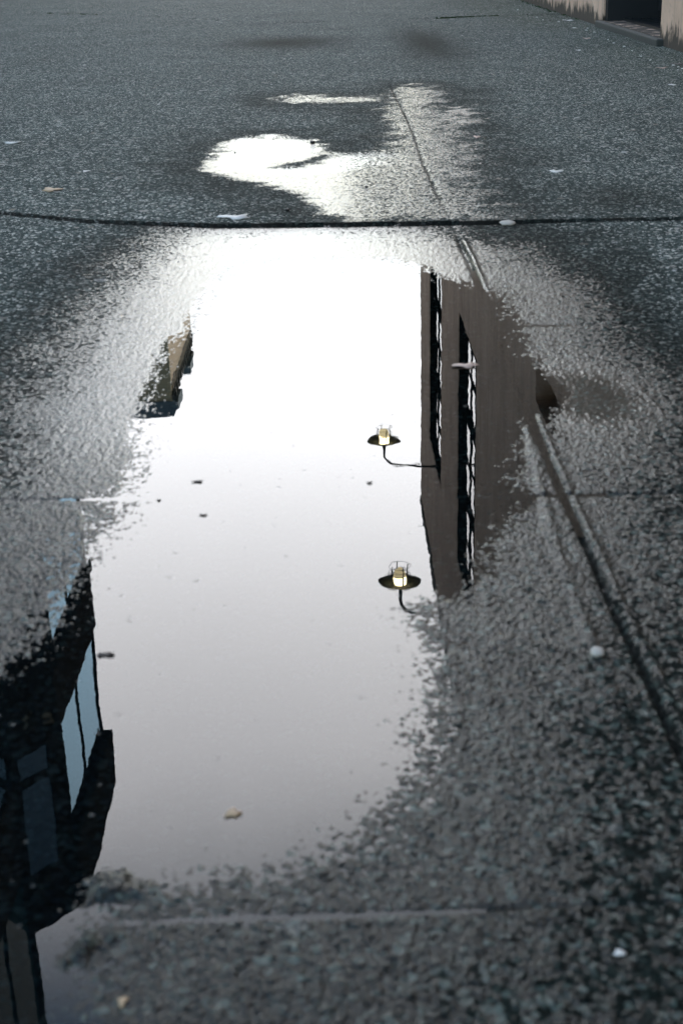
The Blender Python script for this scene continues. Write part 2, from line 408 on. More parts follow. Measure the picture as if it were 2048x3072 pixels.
# rows follow perspective so that stones keep their relief near the viewer and far ground stays light
ys = []
py_ = 2720.0
while py_ > -128:
    ys.append(ground(784, py_)[1]); py_ -= 2.1 if py_ > 0 else 3.0
ys = [-60., -20., -8., -3., -1., 0., .25] + ys + [45, 60, 90, 140, 220]
us = list(np.linspace(-.34, .34, 900))
ext = [.36, .4, .46, .55, .7, 1, 1.6, 3, 6, 14, 40, 120]
us = [-e for e in ext[::-1]] + us + ext
ys = np.array(sorted(ys)); us = np.array(us)
dep = np.maximum(ys, .45) * math.cos(PITCH) + H_*math.sin(PITCH)
X = (us[None, :] * dep[:, None]).astype(np.float64); Y = np.repeat(ys[:, None], len(us), 1)
Xs, Ys = X, Y

s1 = sdist(Xs, Ys, PUD); s2 = sdist(Xs, Ys, P2); s2w = sdist(Xs, Ys, P2W); s3 = sdist(Xs, Ys, ST); s4 = sdist(Xs, Ys, ST2)
wob = (fbm(Xs, Ys, 11, 3, 4) - .5)
far2 = sst(Ys, 2.6, 3.4)
KY = np.array([1, .42]); s1a = sdist(Xs, Ys*.42, PUD*KY)
def crossline(xs):          # the joint between the two slabs sags slightly
    return np.interp(xs, [-5, -1.3, -.734, -.522, -.24, .014, .294, .705, 1.66, 4], [4.4, 3.5, 3.15, 3.02, 2.935, 2.915, 2.897, 2.881, 2.86, 2.8])
yc = crossline(Xs) + .006*(fbm(Xs, Ys*0, 6, 71, 4)-.5)
slab2 = (Ys > yc)
seamx = .237 + .004*np.sin(Ys*3.1) + .003*(fbm(Xs*0, Ys, 9, 44, 2)-.5)
XR, YR = Xs*.8 + Ys*.6, Ys*.8 - Xs*.6
XQ, YQ = Xs*.38 + Ys*.925, Ys*.38 - Xs*.925
agg = .0017*(vnoise(XR, YR, 300, 31)-.5) + .0012*(vnoise(XQ, YQ, 500, 37)-.5) + .0008*(vnoise(Xs, Ys, 120, 41)-.5) + .0012*stones(Xs, Ys, 230, 1)**1.5 + .0001
agg = agg * (1 - .7*sst(Ys, 2.2, 5)) * (1 - sst(Ys, 10, 20))
h1 = np.interp(s1 + .018*wob, [-.6, -.12, -.05, -.02, 0, .02, .08, .2, .6], [-.009, -.0055, -.0022, -.0012, -.0006, .0001, .0009, .0022, .0055])
smoothzone = (1 - sst(s1a, .08, .28)) * sst(Ys - 1.2 - np.maximum(Xs, 0)*4, 0, .5)
agg = agg * (1 - .72*smoothzone*sst(s1, .0, .02))
_gx, _gy = ground(1345, 912)
agg = agg*(1 - .85*np.exp(-(((Xs-_gx)/.07)**2 + ((Ys-_gy)/.15)**2)))*(1 - .18*(1-sst(Ys, 1.0, 1.6)))
Z = h1 + agg
# slab beyond the joint stands a little higher, with its own film of water
LV2 = .0065
h2 = LV2 + np.interp(s2w + .03*wob*2, [-.3, -.05, 0, .05, .3], [-.0040, -.0030, -.0017, .0010, .0016])
Z = np.where(slab2, h2 + agg*.6, Z)
# joint groove
dj = np.abs(Ys - yc)
Z -= np.where(slab2, 0, .008*np.exp(-((Ys-yc)/.006)**2))
Z += np.where(slab2, .0012*np.exp(-((Ys-yc)/.02)**2), 0)*fbm(Xs, Ys, 40, 5, 3)
# long joint, its lip and the old ridge beside it
g = np.exp(-((Xs-seamx)/(.0030+.0012*sst(Ys, 1.0, 2.0)))**2); gone = (1-sst(Ys, 5.6, 6.2)) * (1 - .8*(sst(Ys, 2.75, 2.8)*(1-sst(Ys, 3.1, 3.2))))
Z -= (.0050 + .002*far2)*g*gone*(1-.6*far2)
lip = np.exp(-((Xs-seamx-.0095)/.0042)**2) * (.0018 + .0016*fbm(Xs, Ys, 35, 8, 3)) * (1-sst(Ys, 2.7, 2.8)) * (.12 + .88*sst(s1, -.012, .004))
Z += lip
rx = np.interp(Ys, [.5, 1.04, 1.27, 1.56, 1.75], [.20, .205, .206, .221, .228])
Z += np.exp(-((Xs-rx)/.006)**2)*.0018*(1-sst(Ys, 1.55, 1.7))*(.5+vnoise(Xs, Ys, 15, 4))
for (yy, x0, x1, dep_, wd) in [(2.09, .245, .9, .0025, .004), (1.39, .13, .6, .0030, .004), (1.403, -.6, -.2, .002, .004)]:
    Z -= dep_*np.exp(-((Ys-yy+.02*(Xs-.3))/wd)**2)*sst(Xs, x0-.02, x0+.02)*(1-sst(Xs, x1-.05, x1+.05))
y5 = .709 + .012*(Xs-.05)
g5 = np.exp(-((Ys-y5-.004*(fbm(Xs, Ys, 30, 61, 3)-.5))/.0026)**2)*sst(Xs, -.16, -.06)
Z = Z*(1-g5) + g5*np.interp(Xs, [-.1, .06, .14, .4], [-.0022, -.0008, .0004, .0030])
y6 = np.interp(Xs, [-3, -1.5, -.35, 1.1, 3], [13.5, 12.0, 10.46, 10.66, 10.9])
Z -= .010*np.exp(-((Ys-y6)/.03)**2)
Z += (fbm(Xs, Ys, 1.2, 77, 2)-.5)*.006*sst(Ys, 4, 9)

for (ax, ay, ar, ah) in [(250, 2032, .011, .0065), (278, 2048, .008, .005), (230, 2050, .006, .004), (335, 2046, .008, .004), (198, 2180, .006, .005), (182, 2196, .006, .0045), (212, 2168, .005, .004), (262, 2150, .005, .004), (150, 2215, .004, .004)]:
    bx_, by_ = ground(ax, ay)
    Z += .75*ah*np.exp(-((Xs-bx_)**2 + ((Ys-by_)*.8)**2)/(ar*ar)*(1 + 1.5*(fbm(Xs, Ys, 90, 14, 3)-.5)))
jag = (fbm(Xs, Ys, 22, 91, 4)-.5)
wet1 = 1 - sst(s1a + .08*wob, .02, .26)
wet1 = np.where(Xs < 0, 1 - sst(s1a + .10*wob, .03, .34), wet1)
left_dry = sst(-(Xs+.66 - .22*(Ys-1.9))+.14*wob, 0, .16) * sst(Ys, 1.5, 1.9)
wet1 *= 1 - left_dry
sw = .05*sst(Xs, .05, .25)
wet2 = 1 - sst(s2 + (.10+2*sw)*jag + .05*wob, -.03-sw, .05+sw)
wet2 *= 1 - .38*sst(Xs, -.02, .10)
wet2 = np.maximum(wet2, .62*(1 - sst(s3 + .20*jag, -.06, .08)))
wet2 *= .90
wet2 = np.maximum(wet2, .75*(1 - sst(s4 + .25*jag, -.06, .05)))
wet = np.where(slab2, wet2, np.maximum(np.maximum(wet1, .95*np.exp(-(((Xs-ground(1345, 912)[0])/.06)**2 + ((Ys-ground(1345, 912)[1])/.17)**2))), .46*(1-sst(Ys, 1.0, 2.1))))
gx_, gy_ = ground(1345, 912)
blot = np.clip(1.4*np.exp(-(((Xs-gx_+.05*wob)/.065)**2 + ((Ys-gy_)/.14)**2)), 0, 1)
wet1 = np.maximum(wet1, blot)
film = np.where(slab2, (1 - sst(s2w + .1*jag, -.06, .06))*.95, np.maximum((1 - sst(s1, -.04, .02))*.6, .80*smoothzone))
film = np.maximum(film, np.where(slab2, 0, .97*blot))
film = np.maximum(film, np.where(slab2, wet2*.62, 0))
d1 = 1 - sst(s1a + .16*wob, .16, .42)
d2 = 1 - sst(np.minimum(s2, s3) + .3*wob, .02, .32)
dspot = np.exp(-(((Xs+.25)/.32)**2 + ((Ys-8.4)/.55)**2)) + np.exp(-(((Xs-.52)/.16)**2 + ((Ys-8.1)/1.3)**2)) + .8*np.exp(-(((Xs-.62)/.14)**2 + ((Ys-3.15)/.22)**2))
damp = np.where(slab2, np.maximum(d2*.7, np.clip(dspot, 0, 1)*1.0), np.maximum(d1, 1-sst(Ys + .5*wob, 1.4, 2.6)))
damp = np.clip(damp + .9*np.exp(-(dj/.010)**2) + .3*g*gone, 0, 1)
moss = np.clip(sst(Xs - (1.66 - .55 - .4*vnoise(Xs, Ys, .6, 12)), 0, .5)*.55 + .9*np.exp(-((Ys-y6)/.07)**2)*sst(Xs, .6, 1.0), 0, 1)*sst(Ys, 3.5, 5)

nr, nc = X.shape
me = bpy.data.meshes.new('pavement')
co_ = np.stack([X, Y, Z], -1).reshape(-1, 3).astype(np.float32)
idx = (np.arange(nr-1)[:, None]*nc + np.arange(nc-1)[None, :]).ravel()
q = np.stack([idx, idx+1, idx+nc+1, idx+nc], -1).astype(np.int32)
me.vertices.add(nr*nc); me.vertices.foreach_set('co', co_.ravel())
me.loops.add(q.size); me.loops.foreach_set('vertex_index', q.ravel())
me.polygons.add(len(q)); me.polygons.foreach_set('loop_start', np.arange(0, q.size, 4, dtype=np.int32))
me.polygons.foreach_set('use_smooth', np.ones(len(q), bool))
me.update(calc_edges=True)
dirt = np.clip(1.3*np.exp(-((Ys-yc+.002-.008*(fbm(Xs, Ys, 55, 66, 3)-.5))/(.0055+.005*vnoise(Xs, Ys*0, 5, 67)))**2) + .8*g*gone*(1-.5*sst(Ys, 1.2, 1.8)) + .6*np.exp(-((Ys-y6)/.02)**2), 0, 1)
wet = wet*(1-dirt)
for nm, arr in (('dirt', dirt), ('wet', wet), ('damp', damp), ('film', film), ('moss', moss)):
    a = me.attributes.new(nm, 'FLOAT', 'POINT'); a.data.foreach_set('value', np.clip(arr, 0, 1).astype(np.float32).ravel())
me.materials.append(PAVE)
pv = bpy.data.objects.new('pavement', me); COL.objects.link(pv); tag(pv, kind='structure')

def grow(P, d):
    c = P.mean(0); out = []
    n = len(P)
    for i in range(n):
        e = P[(i+1) % n] - P[i-1]; nn = np.array([e[1], -e[0]]); nn /= (np.linalg.norm(nn)+1e-9)
        if np.dot(nn, P[i]-c) < 0 and False: nn = -nn
        out.append(P[i] + nn*d)
    return np.array(out)
def sheet(name, x0, x1, y0, y1, z, P, lim, st=.02):
    gx = np.arange(x0, x1, st); gy = np.arange(y0, y1, st)
    GX, GY = np.meshgrid(gx, gy); s = sdist(GX+st/2, GY+st/2, P)
    bm = bmesh.new(); vd = {}
    def vv(i, j):
        if (i, j) not in vd: vd[(i, j)] = bm.verts.new((x0+i*st, y0+j*st, z))
        return vd[(i, j)]
    for j in range(len(gy)):
        for i in range(len(gx)):
            if s[j, i] < lim or (lim > .07 and abs(GY[j, i]+st/2 - (.709 + .012*(GX[j, i]-.04))) < .03 and GX[j, i] < .20): bm.faces.new((vv(i, j), vv(i+1, j), vv(i+1, j+1), vv(i, j+1)))
    m_ = bpy.data.meshes.new(name); bm.to_mesh(m_); bm.free(); m_.materials.append(WATER)
    o = bpy.data.objects.new(name, m_); COL.objects.link(o); return tag(o, kind='structure')
sheet('puddle_water', -.9, .75, .3, 2.86, 0.0, PUD, .08)

# ------------------------------------------------------------------ right: plastered building with tall windows
WX = 1.66
rb = empty('plastered_building', (WX, 12, 0))
tag(rb, 'grimy plastered building on the right with a dark doorway, tall windows and stepped coping', 'building')
def wall_with_holes(mb, x, ys_, zs_, holes, depth):
    Yb = sorted(set([ys_[0], ys_[1]] + [v for h in holes for v in h[:2]])); Zb = sorted(set([zs_[0], zs_[1]] + [v for h in holes for v in h[2:4]]))
    for i in range(len(Yb)-1):
        for j in range(len(Zb)-1):
            cy = (Yb[i]+Yb[i+1])/2; cz = (Zb[j]+Zb[j+1])/2
            if any(h[0] < cy < h[1] and h[2] < cz < h[3] for h in holes): continue
            mb.quad((x, Yb[i], Zb[j]), (x, Yb[i+1], Zb[j]), (x, Yb[i+1], Zb[j+1]), (x, Yb[i], Zb[j+1]))
    for (a, b, c, d) in [h[:4] for h in holes]:
        X1 = x + depth
        mb.quad((x, a, c), (X1, a, c), (X1, a, d), (x, a, d)); mb.quad((x, b, c), (X1, b, c), (X1, b, d), (x, b, d))
        mb.quad((x, a, d), (X1, a, d), (X1, b, d), (x, b, d)); mb.quad((x, a, c), (X1, a, c), (X1, b, c), (x, b, c))
YF, YN, ZT = 27.5, -4.0, 10.25
W1 = (22.05, 24.85, 3.95, 8.02); W2 = (16.45, 18.95, 4.2, 7.88); W3 = (10.2, 11.5, 2.75, 3.12); W4 = (10.9, 13.3, 4.2, 7.88)
DR = (7.52, 9.12, 0.045, 2.35)
mb = MB()
wall_with_holes(mb, WX, (YN, YF), (-.05, ZT), [W1, W2, W3, DR], .34)
mb.quad((WX, YF, -.05), (WX+7, YF, -.05), (WX+7, YF, ZT), (WX, YF, ZT)); mb.quad((WX, YN, -.05), (WX+7, YN, -.05), (WX+7, YN, ZT), (WX, YN, ZT))
mb.quad((WX+7, YN, -.05), (WX+7, YF, -.05), (WX+7, YF, ZT), (WX+7, YN, ZT))
mb.build('wall', PLASTER, rb)
mb = MB(); mb.box(WX+.02, WX+6.98, YN+.02, YF-.02, ZT-.2, ZT+.02); mb.build('roof', ROOF, rb)
mb = MB(); y = YF + .02
steps = [(27.52, 26.62), (26.60, 25.1), (25.08, 23.55), (23.53, 21.9)] + [(21.88 - 1.6*i, 20.3 - 1.6*i) for i in range(15)]
for a, b in steps:      # each length of coping is laid slightly out of level
    x0, x1 = WX - .012 - random.uniform(0, .012), WX + .42
    z0 = ZT + .004; za = 10.37 + random.uniform(-.01, .02); zb = za + .19
    mb.hexa([(x0, b, z0), (x1, b, z0), (x1, a, z0), (x0, a, z0), (x0, b, zb), (x1, b, zb), (x1, a, za), (x0, a, za)])
mb.build('coping', COPE, rb)
mb = MB(); mb.tube([(WX-.03, 21.0, z) for z in np.linspace(0.02, 3.2, 4)], .035); mb.build('drainpipe', IRON, rb)

def window(wd, ncol, nrow):
    y0, y1, z0, z1 = wd; x = WX
    f = MB(); t_ = .05
    f.box(x+.012, x+.085, y0+.002, y0+t_, z0+.002, z1-.002); f.box(x+.012, x+.085, y1-t_, y1-.002, z0+.002, z1-.002)
    f.box(x+.014, x+.083, y0+t_, y1-t_, z0+.002, z0+t_+.03); f.box(x+.014, x+.083, y0+t_, y1-t_, z1-t_, z1-.002)
    for i in range(1, ncol):
        yy = y0 + (y1-y0)*i/ncol; f.box(x+.052, x+.079, yy-.022, yy+.022, z0+t_+.031, z1-t_-.001)
    for j in range(1, nrow):
        zz = z0 + (z1-z0)*j/nrow; wv = .05 if j in (2, 4) else .022; pr = .040 if j in (2, 4) else .054
        for i in range(ncol):
            a = max(y0 + (y1-y0)*i/ncol + .023, y0+t_+.001); b = min(y0 + (y1-y0)*(i+1)/ncol - .023, y1-t_-.001)
            f.box(x+pr, x+.078, a, b, zz-wv, zz+wv)
    wo = f.build('window', FRAME, rb)
    for i in range(ncol):       # old panes sit slightly out of true
        for j in range(nrow):
            a = y0 + (y1-y0)*i/ncol + .02; b = y0 + (y1-y0)*(i+1)/ncol - .02
            c = z0 + (z1-z0)*j/nrow + .015; d = z0 + (z1-z0)*(j+1)/nrow - .015
            k = random.uniform(-.003, .003); k2 = random.uniform(-.003, .003)
            g_ = MB(); xx = x + .066
            g_.hexa([(xx+k, a, c), (xx+k+.004, a, c), (xx-k+.004, b, c), (xx-k, b, c), (xx+k+k2, a, d), (xx+k+k2+.004, a, d), (xx-k+k2+.004, b, d), (xx-k+k2, b, d)])
            g_.build('pane', OLDGLASS, wo)
    return wo
window(W1, 4, 6); window(W2, 4, 6)
f = MB(); f.box(WX+.2, WX+.25, W3[0]+.002, W3[1]-.002, W3[2]+.002, W3[3]-.002); f.build('vent_panel', FRAME, rb)
# doorway: step, ribbed threshold, two dark leaves
s = MB(); s.prism([(WX-.035, 7.44), (WX+.33, 7.44), (WX+.33, 9.2), (WX-.035, 9.2)], -.02, .042); s.build('door_step', CONC, rb, bevel=.008)
df = MB(); df.box(WX+.012, WX+.335, 9.04, 9.117, .044, 2.34); df.box(WX+.012, WX+.30, 7.523, 7.56, .044, 2.34); df.box(WX+.014, WX+.30, 7.561, 9.039, 2.25, 2.345)
df.build('door_frame', WOOD, rb)
th = MB()
for i in range(4): th.box(WX+.11+i*.055, WX+.15+i*.055, 7.562, 9.038, .043, .058 - .002*(i % 2))
th.build('threshold', simple('threshold_iron', (.03, .034, .036), .4, .5), rb)
for a, b in ((7.562, 8.30), (8.32, 9.038)):
    d_ = MB(); d_.box(WX+.325, WX+.345, a, b, .06, 2.34)
    d_.box(WX+.310, WX+.324, a+.02, a+.14, .10, 2.3); d_.box(WX+.310, WX+.324, b-.14, b-.02, .10, 2.3)
    d_.box(WX+.311, WX+.324, a+.141, b-.141, .10, .32); d_.box(WX+.311, WX+.324, a+.141, b-.141, 1.1, 1.26)
    do = d_.build('door', WOOD, rb)
    hd = MB(); hd.tube([(WX+.309, (b-.08 if a < 8 else a+.08), 1.05), (WX+.27, (b-.08 if a < 8 else a+.08), 1.05), (WX+.27, (b-.18 if a < 8 else a+.18), 1.05)], .009, 8)
    hd.build('handle', IRON, do)

# ------------------------------------------------------------------ the two wall lamps
BULB = emit_mat('lit_globe', (1.0, .86, .5), 11.0)
DOME = emit_mat('globe_tip', (.62, .52, .30), 2.2)
def wall_lamp(yw):
    root = empty('wall_lamp', (WX, yw, 7.91))
    cx, z = .756, 7.43
    c = (cx, yw, z)
    a = MB(); R_ = .24
    pts = [(WX-.001, yw, 7.91), (1.3, yw, 7.915), (1.02, yw, 7.905)]
    for k in range(0, 10):
        an = math.pi/2 * k/9
        pts.append((cx + .22 - .22*math.sin(an), yw, 7.68 + .22*math.cos(an)))
    pts += [(cx, yw, 7.62), (cx, yw, 7.545)]
    a.tube(pts, .021, 10); a.tube([(cx, yw, 7.60), (cx, yw, 7.50)], [.024, .028], 12)
    a.build('arm', IRON, root, smooth=True)
    pl = MB(); pl.tube([(WX-.002, yw, 7.91), (WX-.022, yw, 7.91)], [.07, .06], 16); pl.build('mounting_plate', IRON, root)
    s = MB()
    s.lathe([(.001, .085), (.075, .083), (.085, .06), (.15, .045), (.275, .004), (.284, 0), (.284, -.006), (.277, -.004), (.15, .036), (.08, .05), (.001, .052)], c, 48)
    s.build('lamp_shade', SHADE, root, smooth=True)
    g1 = MB(); g1.lathe([(.001, .045), (.070, .045), (.080, .03), (.083, -.02), (.083, -.085)], c, 32); g1.build('glass_globe', BULB, root, smooth=True)
    g2 = MB(); g2.lathe([(.083, -.086), (.081, -.11), (.072, -.145), (.055, -.178), (.03, -.20), (.001, -.207)], c, 32); g2.build('globe_tip', DOME, root, smooth=True)
    cg = MB()
    for k in range(4):
        an = math.radians(20 + 90*k); ux, uy = math.cos(an), math.sin(an)
        r_ = .108
        cg.tube([(cx+r_*ux, yw+r_*uy, z+.07), (cx+r_*ux, yw+r_*uy, z-.10), (cx+r_*ux, yw+r_*uy, z-.245)], [.009, .008, .006], 6)
        an2 = an + math.radians(0)
        cg.tube([(cx+r_*ux, yw+r_*uy, z-.235), (cx+.128*ux, yw+.128*uy, z-.236), (cx+.142*ux, yw+.142*uy, z-.236)], .0035, 5)
        cg.tube([(cx+r_*ux, yw+r_*uy, z-.13), (cx+.142*ux, yw+.142*uy, z-.131)], .0035, 5)
    for zz, rr in ((-.236, .142), (-.131, .142), (-.05, .11), (-.165, .11)):
        cg.tube([(cx+rr*math.cos(2*math.pi*i/36), yw+rr*math.sin(2*math.pi*i/36), z+zz) for i in range(36)], .0034, 5, closed=True)
    cg.build('guard_cage', IRON, root)
    return root
l1 = wall_lamp(22.98)
tag(l1, 'lit disc shade wall lamp farther down the street, fixed beside the far tall window', 'wall lamp', 'caged lamps on long wall brackets')
l2 = copy_tree(l1); l2.location.y = 17.22
tag(l2, 'lit disc shade wall lamp nearer the viewer, the larger of the two reflections', 'wall lamp', 'caged lamps on long wall brackets')

# ------------------------------------------------------------------ left: glazed building with stepped corner bays
S = 1.75
def sx(v): return v*S
def sz(v): return (v + H_)*S - H_
XA = sx(-2.584); XB = sx(-2.95)
gb = empty('glazed_building', (XA - 3, 18, 0))
tag(gb, 'dark framed building with blue glass walls stepping out in a sawtooth plan', 'building')
yA0, yA1 = sx(11.18), sx(13.14)              # face A along the street
yB = sx(10.80)                               # end of the slanted face
DX = XA - 9
dirB = Vector((XB - XA, yB - yA0)).normalized(); nB = Vector((-dirB.y, dirB.x))
if nB.x < 0: nB = -nB                        # outward: towards the street and the viewer
def Bp(tt, off=0.0):
    p = Vector((XA, yA0)) + dirB*(tt*S) + nB*off; return (p.x, p.y)
LB = .5123
for nm_, bb in (('spandrel', (XA, yA0, sx(13.30), sz(5.33), sz(6.02))), ('fascia', (XA+.10, yA0-.02, sx(13.34), sz(7.27), sz(7.97))), ('base_wall', (XA-.02, yA0+.05, sx(13.2), -.05, sz(2.2)))):
    core = MB(); core.box(DX, *bb); core.build(nm_, BRONZE, gb)
# a thin overlapping cover strip along the top of the spandrel
cs = MB(); cs.box(XA+.001, XA+.03, yA0, sx(13.31), sz(5.27), sz(5.40)); cs.build('cover_strip', FRAME, gb)
for (z0, z1, nm) in ((sz(2.2), sz(5.325), 'lower'), (sz(6.025), sz(7.265), 'upper')):
    fr = MB(); fr.box(XA-.08, XA-.01, yA1-.05, yA1+.03, z0, z1); fr.build('corner_post', FRAME, gb)
    fr = MB(); fr.box(XA-.26, XA+.01, yA0, yA0+.12, z0, z1); fr.build('corner_post', FRAME, gb)
    ym = sx(12.13); fr = MB(); fr.box(XA-.07, XA-.015, ym-.03, ym+.03, z0+.001, z1-.001); wo = fr.build('mullion', FRAME, gb)
    for a, b in ((yA0+.12, ym-.03), (ym+.03, yA1-.05)):
        g_ = MB(); g_.box(XA-.055, XA-.035, a, b, z0+.002, z1-.002); g_.build('pane', GLASS, gb)
# slanted face B
def boxB(mb, t0, t1, z0, z1, o0=-.25, o1=0.0):
    mb.prism([Bp(t0, o0), Bp(t1, o0), Bp(t1, o1), Bp(t0, o1)], z0, z1)
ZF = sz(7.97)
fb = MB()
boxB(fb, 0, LB, -.05, sz(5.75), -.3, .005); boxB(fb, 0, LB, sz(7.36), ZF+.003, -.3, .012)
boxB(fb, 0, .15, sz(5.751), sz(7.359)); boxB(fb, .468, LB, sz(5.751), sz(7.359)); boxB(fb, .151, .467, sz(5.751), sz(6.10)); boxB(fb, .151, .467, sz(6.355), sz(6.43))
fb.build('slanted_wall', BRONZE, gb)
for za_, zb_ in ((6.101, 6.354), (6.431, 7.359)):
    wb = MB(); boxB(wb, .151, .467, sz(za_), sz(zb_), -.06, -.02); wb.build('window', DGLASS, gb)
bd = MB(); bd.box(DX, XA-.05, yA0-.02, sx(13.1), ZF-.3, ZF-.02); bd.build('roof', ROOF, gb)
# second step, nearer and taller
yC = sx(9.0)
for nm_, bb in (('spandrel', (XB, yC, yB, sz(6.30), sz(7.23))), ('fascia', (XB, yC, yB, sz(9.6), sz(10.2))), ('base_wall', (XB-.02, yC, yB-.03, -.05, sz(4.2)))):
    c2 = MB(); c2.box(DX, *bb); c2.build(nm_, BRONZE, gb)
for z0, z1 in ((sz(4.2), sz(6.295)), (sz(7.235), sz(9.595))):
    for nm_, bb in (('corner_post', (XB-.30, XB+.02, yB-.10, yB+.02)), ('mullion', (XB-.07, XB-.01, sx(9.95)-.03, sx(9.95)+.03)), ('corner_post', (XB-.2, XB+.004, yC+.001, yC+.2))):
        fr = MB(); fr.box(*bb, z0+.001, z1-.001); fr.build(nm_, FRAME, gb)
    for a, b in ((sx(9.95)+.03, yB-.10), (yC+.2, sx(9.95)-.03)):
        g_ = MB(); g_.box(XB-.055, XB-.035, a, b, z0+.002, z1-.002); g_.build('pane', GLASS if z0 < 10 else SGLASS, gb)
c3 = MB(); c3.prism([(XB, yC), (XB-.7, yC-.7), (DX, yC-.7), (DX, yC)], -.05, sz(10.2)); c3.build('end_wall', BRONZE, gb)
bk = MB(); bk.box(XB-.60, XB-.55, yC+.2, yB-.2, sz(4.2), sz(9.59)); bk.build('inner_wall', FRAME, gb); bk = MB(); bk.box(XA-.60, XA-.55, yA0+.3, yA1-.1, sz(2.2), sz(7.26)); bk.build('inner_wall', FRAME, gb)

# ------------------------------------------------------------------ far left: ochre building with slate mansard
ob = empty('ochre_building', (-7, 42, 0))
tag(ob, 'distant ochre rendered building with dark dentil cornice and blue grey slate roof end', 'building')
XO, YO, ZO = -4.55, 37.2, 10.95
k = MB(); k.quad((XO, YO, 0), (XO, 43.3, 0), (XO, 43.3, ZO), (XO, YO, ZO)); k.quad((XO-8, YO, 0), (XO-8, 43.3, 0), (XO-8, 43.3, ZO), (XO-8, YO, ZO)); k.quad((XO, 43.3, 0), (XO-8, 43.3, 0), (XO-8, 43.3, ZO), (XO, 43.3, ZO))
k.build('street_wall', OCHRE, ob)
k = MB(); k.box(XO-8, XO+.004, YO-.04, YO+.1, 0, ZO+.1); k.build('end_wall', OLIVE_SHADED, ob)
k = MB(); k.box(XO+.001, XO+.06, YO+.12, 43.3, ZO-.14, ZO); k.build('cornice', DARKTRIM, ob)
k = MB(); k.box(XO+.001, XO+.012, YO+.12, 43.3, ZO-.34, ZO-.27); k.build('string_course', DARKTRIM, ob)
yy = YO + .3
while yy < 43:
    k = MB(); k.box(XO+.061, XO+.10, yy, yy+.22, ZO-.1, ZO+.08); k.build('dentil', DARKTRIM, ob); yy += .5
k = MB(); k.box(XO+.001, XO+.03, YO+.12, 43.3, ZO-.20, ZO-.15); k.build('moulding', simple('pale_moulding', (.5, .47, .4), .8), ob)
k = MB(); k.hexa([(XO-6, YO-.06, ZO+.11), (XO+.16, YO-.06, ZO+.11), (XO+.16, YO+1.2, ZO+.11), (XO-6, YO+1.2, ZO+.11),
                  (XO-6, YO-.02, ZO+.33), (XO+.18, YO-.02, ZO+.36), (XO+.18, YO+1.2, ZO+.36), (XO-6, YO+1.2, ZO+.33)])
k.hexa([(XO-6, YO+.02, ZO+.361), (XO+.12, YO+.02, ZO+.361), (XO+.12, YO+1.2, ZO+.361), (XO-6, YO+1.2, ZO+.361),
        (XO-6, YO+.1, ZO+.68), (XO+.03, YO+.1, ZO+.66), (XO+.03, YO+1.2, ZO+.66), (XO-6, YO+1.2, ZO+.68)])
k.build('slate_roof', SLATE, ob)
k = MB(); k.box(XO-.12, XO+.19, 40.6, 41.6, ZO+.09, ZO+.42); k.build('dormer', SLATE, ob)
k = MB(); k.box(XO-.08, XO+.15, 41.65, 42.3, ZO+.09, ZO+.3); k.tube([(XO+.1, 42.2, ZO+.3), (XO+.1, 42.2, ZO+.6)], .03); k.build('chimney', DARKTRIM, ob)
k = MB(); k.box(XO-8, XO-.05, YO+1.25, 43.3, ZO-.3, ZO-.02); k.build('roof', ROOF, ob)
for i in range(2):
    y0 = YO + 1.2 + i*3.0
    f = MB(); f.box(XO+.001, XO+.05, y0-.1, y0+1.3, 6.2, 8.6); wf = f.build('window', DARKTRIM, ob)
    g_ = MB(); g_.box(XO+.051, XO+.058, y0+.05, y0+1.15, 6.35, 8.45); g_.build('pane', OLDGLASS, wf)
for i in range(2):
    x0 = XO - 2.3 - i*2.4
    f = MB(); f.box(x0, x0+1.2, YO-.075, YO-.041, 6.2, 8.4); f.build('window', DARKTRIM, ob)

